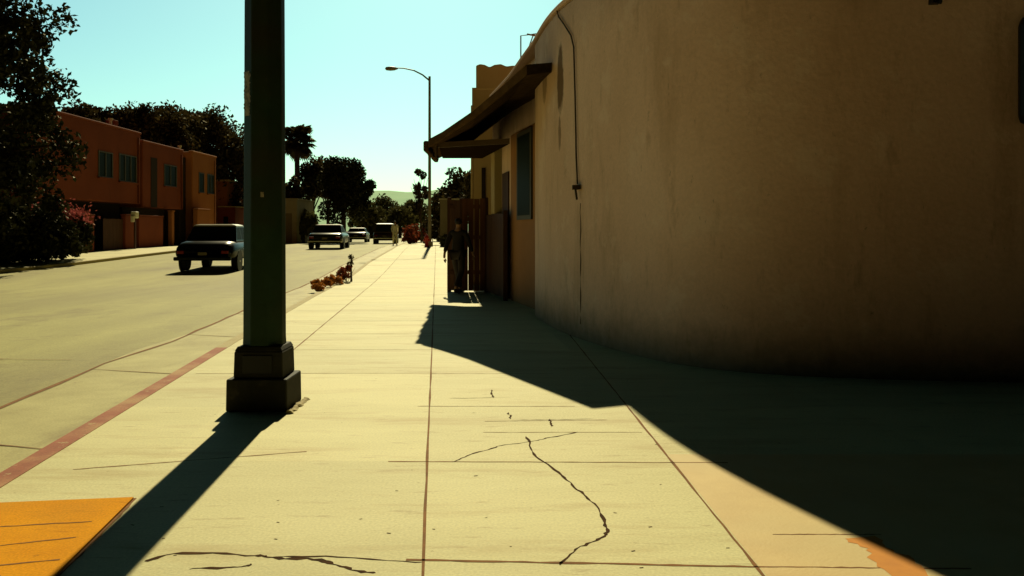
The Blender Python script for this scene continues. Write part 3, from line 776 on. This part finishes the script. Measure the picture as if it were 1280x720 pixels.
for (px_, d, top, rx, rz, leaf, lab) in ((362,80,6.6,1.9,2.8,'leaf_dusk','low bushy tree at the foot of the fan palm'),(392,84,8.6,1.9,3.0,'leaf_dusk','brownish tree between the fan palm and the dome shaped tree'),(410,88,9.3,1.8,3.2,'leaf_dusk','taller brownish tree peeking over the left shoulder of the dome shaped tree'),(378,74,3.2,1.3,1.6,'leaf_olive','rounded shrub beside the pale grey garage')):
    tree('background_tree', lab, (px_-640)*d/1100, d, top, rx, rz, top-rz*.9, 4200, .38, M[leaf], .18, 30, .38, group='trees around the fan palm')
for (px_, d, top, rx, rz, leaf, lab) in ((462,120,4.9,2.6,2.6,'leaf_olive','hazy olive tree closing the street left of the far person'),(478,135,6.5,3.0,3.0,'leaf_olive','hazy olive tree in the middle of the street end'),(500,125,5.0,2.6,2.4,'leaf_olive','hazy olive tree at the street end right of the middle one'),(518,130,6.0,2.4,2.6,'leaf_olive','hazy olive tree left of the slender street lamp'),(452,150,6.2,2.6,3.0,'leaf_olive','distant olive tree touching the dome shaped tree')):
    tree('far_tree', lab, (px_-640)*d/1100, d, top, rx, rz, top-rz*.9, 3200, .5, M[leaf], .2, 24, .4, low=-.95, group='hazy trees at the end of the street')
for (px_, d, top, rx, rz, n, lab) in ((527,75,6.9,1.05,2.2,700,'thin airy tree with sparse crown left of the street lamp'),(548,78,5.6,1.7,2.6,2800,'dark tree behind the grey garden wall'),(575,70,6.6,1.7,3.0,3200,'dark bushy tree below the awning end'),(592,66,6.2,1.6,3.0,2600,'dark tree partly hidden by the tall ochre building')):
    tree('background_tree', lab, (px_-640)*d/1100, d, top, rx, rz, top-rz*.9, n, .32, M['leaf_dusk'], .1 if n < 1000 else .16, 26 if n > 1000 else 9, .36, low=-.9)

def shrub(name, label, x, y, rx, rz, n, size, leaf, cat='shrub', stems=6, flowers=None, clumps=22, sx=1.0):
    random.seed(zlib.crc32(label.encode()))
    z0 = g(y)
    t = empty(name, (x,y,z0), label, cat)
    m = MB()
    for k in range(stems):
        a = random.random()*2*PI
        m.tube([(x,y,z0-.05),(x+rx*.4*math.cos(a),y+rx*.4*math.sin(a),z0+rz*.8),(x+rx*.7*math.cos(a),y+rx*.7*math.sin(a),z0+rz*1.4)],[.03*rx,.02*rx,.008*rx],5)
    m.build('stems', M['bark'], t)
    cs = []
    for k in range(clumps):
        a = random.random()*2*PI; q = random.random()**.5
        zz = random.random()
        cs.append(((x+sx*rx*q*.8*math.cos(a), y+rx*q*.8*math.sin(a), z0+rz*2*(.12+.72*zz*(1-.35*q))), rx*random.uniform(.18,.32)))
    m = MB(); m.noflip = True; leafcloud(m, cs, n, size); m.build('foliage', leaf, t)
    if flowers:
        m = MB(); m.noflip = True
        cs2 = [((c[0],c[1],c[2]+r_*.5),r_) for c, r_ in cs if c[2] > z0+rz*1.05]
        leafcloud(m, [(c,r_*2.0) for c,r_ in (cs2 or cs)], n//3, size*.8); m.build('flowers', flowers, t)
    return t
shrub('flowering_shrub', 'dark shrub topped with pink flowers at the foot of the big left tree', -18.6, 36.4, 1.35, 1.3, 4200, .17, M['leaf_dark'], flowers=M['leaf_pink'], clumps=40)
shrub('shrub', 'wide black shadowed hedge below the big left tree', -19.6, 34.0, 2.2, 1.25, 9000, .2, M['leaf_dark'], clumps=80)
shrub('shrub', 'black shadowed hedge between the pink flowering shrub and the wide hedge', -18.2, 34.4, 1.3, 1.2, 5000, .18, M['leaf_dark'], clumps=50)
shrub('red_shrub', 'small red leaved shrub with dark upright stem at the kerb', -4.52, 24.1, .32, .27, 520, .09, M['leaf_red'], clumps=14)
shrub('dry_clump', 'orange dry plant clump on the kerb between the other two dry clumps', -4.62, 21.5, .28, .12, 460, .10, M['leaf_orange'], clumps=12)
shrub('dry_clump', 'orange dry plant clump on the kerb beside the small red shrub', -4.66, 22.8, .30, .14, 480, .10, M['leaf_orange'], clumps=12)
shrub('dry_clump', 'orange dry plant clump lying on the kerb nearest the camera', -4.52, 20.5, .27, .10, 460, .10, M['leaf_orange'], clumps=12)
ss = empty('sapling', (-4.40,24.1,0), 'thin dark sapling stem rising out of the small red shrub', 'sapling')
MB().tube([(-4.40,24.1,0),(-4.41,24.1,.4),(-4.40,24.1,.72)],[.035,.028,.018],6).build('stem', M['bark'], ss)
m_ = MB(); m_.noflip = True; leafcloud(m_, [((-4.40,24.1,.66),.09),((-4.42,24.1,.5),.1)], 90, .07); m_.build('leaves', M['leaf_dusk'], ss)
shrub('red_shrub', 'far red flowering bush between the pale person and the street lamp', -7.2, 62, .75, .7, 1500, .18, M['leaf_red'])
shrub('shrub', 'dark bush around the foot of the street lamp', -5.2, 57, .75, 1.2, 1800, .2, M['leaf_dusk'])
shrub('shrub', 'dark bush at the foot of the grey garden wall', -3.9, 53.6, .6, .45, 900, .16, M['leaf_dark'])
shrub('red_shrub', 'reddish hedge mass at the far end of the pavement', -9.0, 84, 1.5, .9, 1600, .25, M['leaf_red'])

# fan palm
def palm(label, x, y, h, r_, n):
    z0 = g(y)-.1
    t = empty('fan_palm', (x,y,z0), label, 'palm')
    MB().tube([(x,y,z0),(x+.05,y,z0+h*.5),(x,y,z0+h)],[.36,.27,.24],10).build('trunk', M['bark'], t)
    m = MB(); m.noflip = True
    top = Vector((x,y,z0+h))
    for k in range(n):
        el = math.asin(random.uniform(-.8,.98)); az = random.random()*2*PI
        d = Vector((math.cos(az)*math.cos(el), math.sin(az)*math.cos(el), math.sin(el)))
        pl = r_*random.uniform(.3,.72); tip = top+d*pl+Vector((0,0,-.12*pl*math.cos(el)))
        s_ = d.cross(Vector((0,0,1))).normalized()*.02
        m.add([top-s_,top+s_,tip+s_,tip-s_],[(0,1,2,3)])
        u = d.cross(Vector((0,0,1)));  u = u.normalized() if u.length > .1 else Vector((1,0,0))
        v = u.cross(d)
        tw = random.uniform(-.5,.5); u2 = u*math.cos(tw)+v*math.sin(tw)
        for q in range(13):
            a = (q-6)*.26
            dd = (d*math.cos(a)+u2*math.sin(a)); ln = r_*.48*(1-.25*abs(q-6)/6)
            e = tip+dd*ln+Vector((0,0,-.30*ln)); sd = (u2*math.cos(a)-d*math.sin(a))*.065*r_
            mdl = tip+dd*ln*.5
            m.add([tip,mdl+sd,e,mdl-sd],[(0,1,2,3)])
    m.build('fronds', M['leaf_dusk'], t)
    return t
palm('single tall fan palm right of the foreground lamp post', -22.0, 90, 10.3, 2.15, 80)

# ------------------------------------------------------------------ vehicles
def sedan(label, body, roofm, L_=4.8, W_=1.9, H_=1.46, belt=.92, boxy=False, tail=1.0, clr=0, bump=None, rnd=.14):
    t = empty('car', (0,0,0), label, 'car', 'cars on the road')
    hw = W_/2; m = MB()
    def sec(y, w_, zb_, zt_, r_=rnd):
        pts = []
        for (sx_, sz_, a0) in ((1,-1,-90),(1,1,0),(-1,1,90),(-1,-1,180)):
            for k in range(4):
                a = R(a0+k*30); rr = r_ if sz_ > 0 else r_*.6
                pts.append((sx_*(w_-rr)+rr*math.cos(a), y, (zt_-rr if sz_ > 0 else zb_+rr)+rr*math.sin(a)))
        return pts
    hl = L_/2
    prof = [(-hl,.80,.50,belt-.26),(-hl+.06,.90,.38,belt-.16),(-hl+.2,.96,.30,belt-.06),(-hl+.5,.99,.27,belt),(-hl+1.3,1.0,.25,belt+.01),(0,1.0,.25,belt+.02),(hl-1.5,1.0,.25,belt),(hl-.6,.98,.27,belt-.03),(hl-.1,.93,.34,belt-.1),(hl,.86,.44,belt-.2)]
    m.rings([sec(y,w_*hw,a+clr,b) for y,w_,a,b in prof]); m.build('body', body, t, smooth=True)
    # greenhouse
    if boxy: yb0, yb1, yt0, yt1 = -hl+.12, hl-1.35, -hl+.3, hl-1.95
    else: yb0, yb1, yt0, yt1 = -hl+1.02, hl-1.45, -hl+1.55, hl-2.1
    b0, b1 = hw*.88, hw*.74
    zt_ = H_-.05; zb_ = belt-.03
    lo = [(-b0,yb0,zb_),(b0,yb0,zb_),(b0,yb1,zb_),(-b0,yb1,zb_)]; hi = [(-b1,yt0,zt_),(b1,yt0,zt_),(b1,yt1,zt_),(-b1,yt1,zt_)]
    m = MB().rings([lo,hi]); m.build('cabin', body, t, bevel=.03)
    def pane(nm, i, j, ins=.1, lift=.006, split=None):
        A,B,C_,D = [Vector(q) for q in (lo[i],lo[j],hi[j],hi[i])]
        nrm = (B-A).cross(D-A).normalized()
        cen = (A+B+C_+D)/4
        if nrm.dot(cen-Vector((0,(yb0+yb1)/2,zb_))) < 0: nrm = -nrm
        P = lambda u,v: (A.lerp(B,u)).lerp(D.lerp(C_,u),v)+nrm*lift
        us = split or [(ins*.6,1-ins*.6)]
        mm = MB()
        for (u0,u1) in us: mm.add([P(u0,.14),P(u1,.14),P(u1,.9),P(u0,.9)],[(0,1,2,3)])
        mm.build(nm, M['glass'], t)
    pane('rear_window',0,1); pane('windscreen',2,3)
    pane('side_window',1,2,split=[(.08,.36),(.40,.66),(.70,.9)]); pane('side_window',3,0,split=[(.1,.30),(.34,.60),(.64,.92)])
    m = MB().rings([[(x*1.02,y+(.02 if y>0 else -.02),zt_-.06) for x,y,z in hi],[(x*1.0,y,zt_+.02) for x,y,z in hi],[(x*.75,y*.85,zt_+.06) for x,y,z in hi]]); m.build('roof', roofm, t, bevel=.03)
    for y, nm in ((-hl-.04,'bumper'),(hl+.04,'bumper')):
        m = MB(); m.box((0,y,.44),(W_*.96,.10,.13)); m.build(nm, bump or M['chrome'], t, bevel=.04)
    for s_ in (-1,1):
        m = MB(); m.box((s_*hw*.74,-hl-.012,.66),(.24*tail,.05,.11)); m.build('tail_light', M['lamp_red'], t, bevel=.02)
        m = MB(); m.lathe((s_*hw*.70,0,0),[(0.001,0),(.09,0),(.085,.03),(.001,.045)],12,'x')
        m.v = [(s_*hw*.70+ (y_), hl+ (x_-s_*hw*.70), .62+z_) for x_,y_,z_ in m.v]
        m.build('headlight', M['lamp_white'], t, smooth=True)
    for (x,y) in ((-1,-hl+1.05),(1,-hl+1.05),(-1,hl-.95),(1,hl-.95)):
        wx_ = x*(hw-.13)
        m = MB(); m.lathe((wx_-.11,y,.33),[(.2,.0),(.30,0),(.33,.03),(.33,.19),(.30,.22),(.2,.22)],18,'x'); wh = m.build('wheel', M['tyre'], t, smooth=False)
        m = MB(); q = wx_+x*.085; m.lathe((q,y,.33),[(.2,0),(.2,x*.03),(.14,x*.035),(.05,x*.05),(.01,x*.055)],14,'x'); m.build('rim', M['chrome'], wh)
        m = MB(); m.lathe((x*hw*.985,y,.34),[(.40,-.03*x),(.40,x*.018),(.385,x*.022)],18,'x'); m.build('wheel_arch', M['black'], t)
    m = MB(); m.bx(-.15,.15,-hl-.05,-hl-.02,.56,.66); m.build('number_plate', M['metal'], t)
    return t
def place(t, x, y, rz=0, s_=1.0):
    t.location = (x,y,g(y)-.12); t.rotation_euler = (0,0,rz); t.scale = (s_,s_,s_)
c1 = sedan('old black sedan with cream roof on the road behind the lamp post', M['paint_dark'], M['paint_cream'], H_=1.62, W_=2.0, belt=1.03, clr=.13, bump=M['paint_dark'], rnd=.30); place(c1, -10.68, 32.3, R(4))
c2 = sedan('dark green sedan with silver roof in the middle of the road', M['paint_green'], M['paint_silver'], H_=1.42, W_=2.0, rnd=.2, clr=.06); place(c2, -10.9, 52.6, R(5))
c3 = sedan('distant pale sedan with dark rear beyond the green sedan', M['paint_dark'], M['paint_cream'], H_=1.3, W_=1.85); place(c3, -14.0, 80, R(5))
c4 = sedan('dark brown boxy estate car standing beside the far person', M['paint_brown'], M['paint_brown'], H_=1.62, W_=1.85, boxy=True); place(c4, -10.3, 72, R(5))

# ------------------------------------------------------------------ people
def skinned(name, verts, edges, radii, mat, parent, sub=2, root=0):
    me = bpy.data.meshes.new(name); me.from_pydata(verts, edges, []); me.update()
    o = bpy.data.objects.new(name, me); COL.objects.link(o); o.parent = parent
    me.materials.append(mat)
    o.modifiers.new('skin','SKIN')
    if not me.skin_vertices: me.attributes
    for i, r_ in enumerate(radii):
        me.skin_vertices[0].data[i].radius = r_ if isinstance(r_, tuple) else (r_, r_)
    me.skin_vertices[0].data[root].use_root = True
    s_ = o.modifiers.new('sub','SUBSURF'); s_.levels = sub; s_.render_levels = sub
    o.modifiers['skin'].use_smooth_shade = True
    return o
def person(label, x, y, rz, top, trousers, stride=.30, arm=.28, h=1.72, sex=0):
    """walking figure facing +Y in its own frame"""
    t = empty('person', (0,0,0), label, 'person')
    k = h/1.75
    V = lambda *p: tuple(q*k for q in p)
    hipL, hipR = V(-.09,0,.92), V(.09,0,.92)
    kL, kR = V(-.10,.16,.52), V(.10,-.02,.50)
    aL, aR = V(-.10,stride,.09), V(.10,-stride,.15)
    tL, tR = V(-.11,stride+.17,.04), V(.11,-stride+.14,.03)
    sL, sR = V(-.19,.02,1.42), V(.19,.02,1.42)
    eL, eR = V(-.25,-.10,1.14), V(.25,.10,1.14)
    wL, wR = V(-.25,-.06+(-arm*.5),.92), V(.25,.10+arm*.6,.95)
    hLd, hRd = V(-.245,-.06-arm*.55,.82), V(.245,.12+arm*.75,.87)
    verts = [V(0,0,.95), V(0,.01,1.1), V(0,.015,1.28), V(0,.02,1.42), V(0,.03,1.52), V(0,.055,1.60), V(0,.06,1.68),
             hipL,kL,aL,tL, hipR,kR,aR,tR, sL,eL,wL,hLd, sR,eR,wR,hRd]
    edges = [(0,1),(1,2),(2,3),(3,4),(4,5),(5,6),(0,7),(7,8),(8,9),(9,10),(0,11),(11,12),(12,13),(13,14),(3,15),(15,16),(16,17),(17,18),(3,19),(19,20),(20,21),(21,22)]
    rad = [(.15,.11),(.13,.10),(.15,.11),(.12,.085),(.055,.055),(.085,.095),(.07,.085), .085,.058,.04,.035, .085,.058,.04,.035, .058,.042,.03,.032, .058,.042,.03,.032]
    rad = [tuple(q*k for q in r_) if isinstance(r_,tuple) else r_*k for r_ in rad]
    skinned('body', verts, edges, rad, M['skin'], t)
    grow = lambda r_, a: tuple(q*1.0+a for q in r_) if isinstance(r_,tuple) else r_+a
    tv = [verts[0],verts[7],verts[8],Vector(verts[9])+Vector((0,0,.02)),verts[11],verts[12],Vector(verts[13])+Vector((0,0,.02))]
    tr_ = [grow(rad[0],.012)]+[grow(rad[i],.018) for i in (7,8)]+[.055*k]+[grow(rad[i],.018) for i in (11,12)]+[.055*k]
    skinned('trousers', [tuple(v) for v in tv], [(0,1),(1,2),(2,3),(0,4),(4,5),(5,6)], tr_, trousers, t)
    sv = [V(0,0,.9),verts[1],verts[2],verts[3],verts[15],verts[16],tuple(Vector(verts[16]).lerp(Vector(verts[17]),.85)),verts[19],verts[20],tuple(Vector(verts[20]).lerp(Vector(verts[21]),.85))]
    sr = [grow((.15*k,.11*k),.03),grow(rad[1],.022),grow(rad[2],.018),grow(rad[3],.008),grow(rad[15],.016),grow(rad[16],.016),.044*k,grow(rad[19],.016),grow(rad[20],.016),.044*k]
    skinned('shirt', sv, [(0,1),(1,2),(2,3),(3,4),(4,5),(5,6),(3,7),(7,8),(8,9)], sr, top, t)
    skinned('hair', [V(0,-.02,1.60),V(0,.01,1.69),V(0,.07,1.745)], [(0,1),(1,2)], [(.075*k,.06*k),(.095*k,.10*k),(.075*k,.06*k)], M['hair'], t)
    for a, b in ((9,10),(13,14)):
        A, B = Vector(verts[a]), Vector(verts[b])
        skinned('shoe', [tuple(A+Vector((0,-.05,-.05))*k), tuple(A.lerp(B,.5)+Vector((0,0,-.02))), tuple(B+Vector((0,.04,-.005)))], [(0,1),(1,2)], [.045*k,.05*k,.035*k], M['black'], t, 1)
    # face and fingers
    f = MB()
    f.add([V(-.012,.145,1.60),V(.012,.145,1.60),V(0,.172,1.605),V(0,.148,1.64)],[(0,1,2),(1,3,2),(0,2,3)])
    f.build('nose', M['skin'], t)
    for i, s_ in ((18,-1),(22,1)):
        hp = Vector(verts[i])
        for q in range(4):
            st = hp+Vector((0,(-.025+q*.017),-.02))*k; ln = (.07,.085,.08,.06)[q]*k
            skinned('finger', [tuple(st), tuple(st+Vector((-s_*.008,.006,-ln*.55))), tuple(st+Vector((-s_*.022,.014,-ln)))], [(0,1),(1,2)], [.010,.009,.007], M['skin'], t, 1)
        st = hp+Vector((0,.03,.0))*k
        skinned('thumb', [tuple(st), tuple(st+Vector((-s_*.01,.028,-.03))), tuple(st+Vector((-s_*.014,.036,-.06)))], [(0,1),(1,2)], [.011,.010,.008], M['skin'], t, 1)
    t.location = (x,y,g(y)); t.rotation_euler = (0,0,rz)
    return t
person('person in dark clothes walking past the wooden fence end', -1.20, 19.55, R(-25), M['cloth_dark'], M['cloth_navy'], h=1.66)
p2 = person('far person in pale clothes standing in the road by the brown estate car', -8.25, 62, R(200), M['cloth_white'], M['cloth_white'], stride=.14, h=1.72)
p2.location.z = g(62)-.12
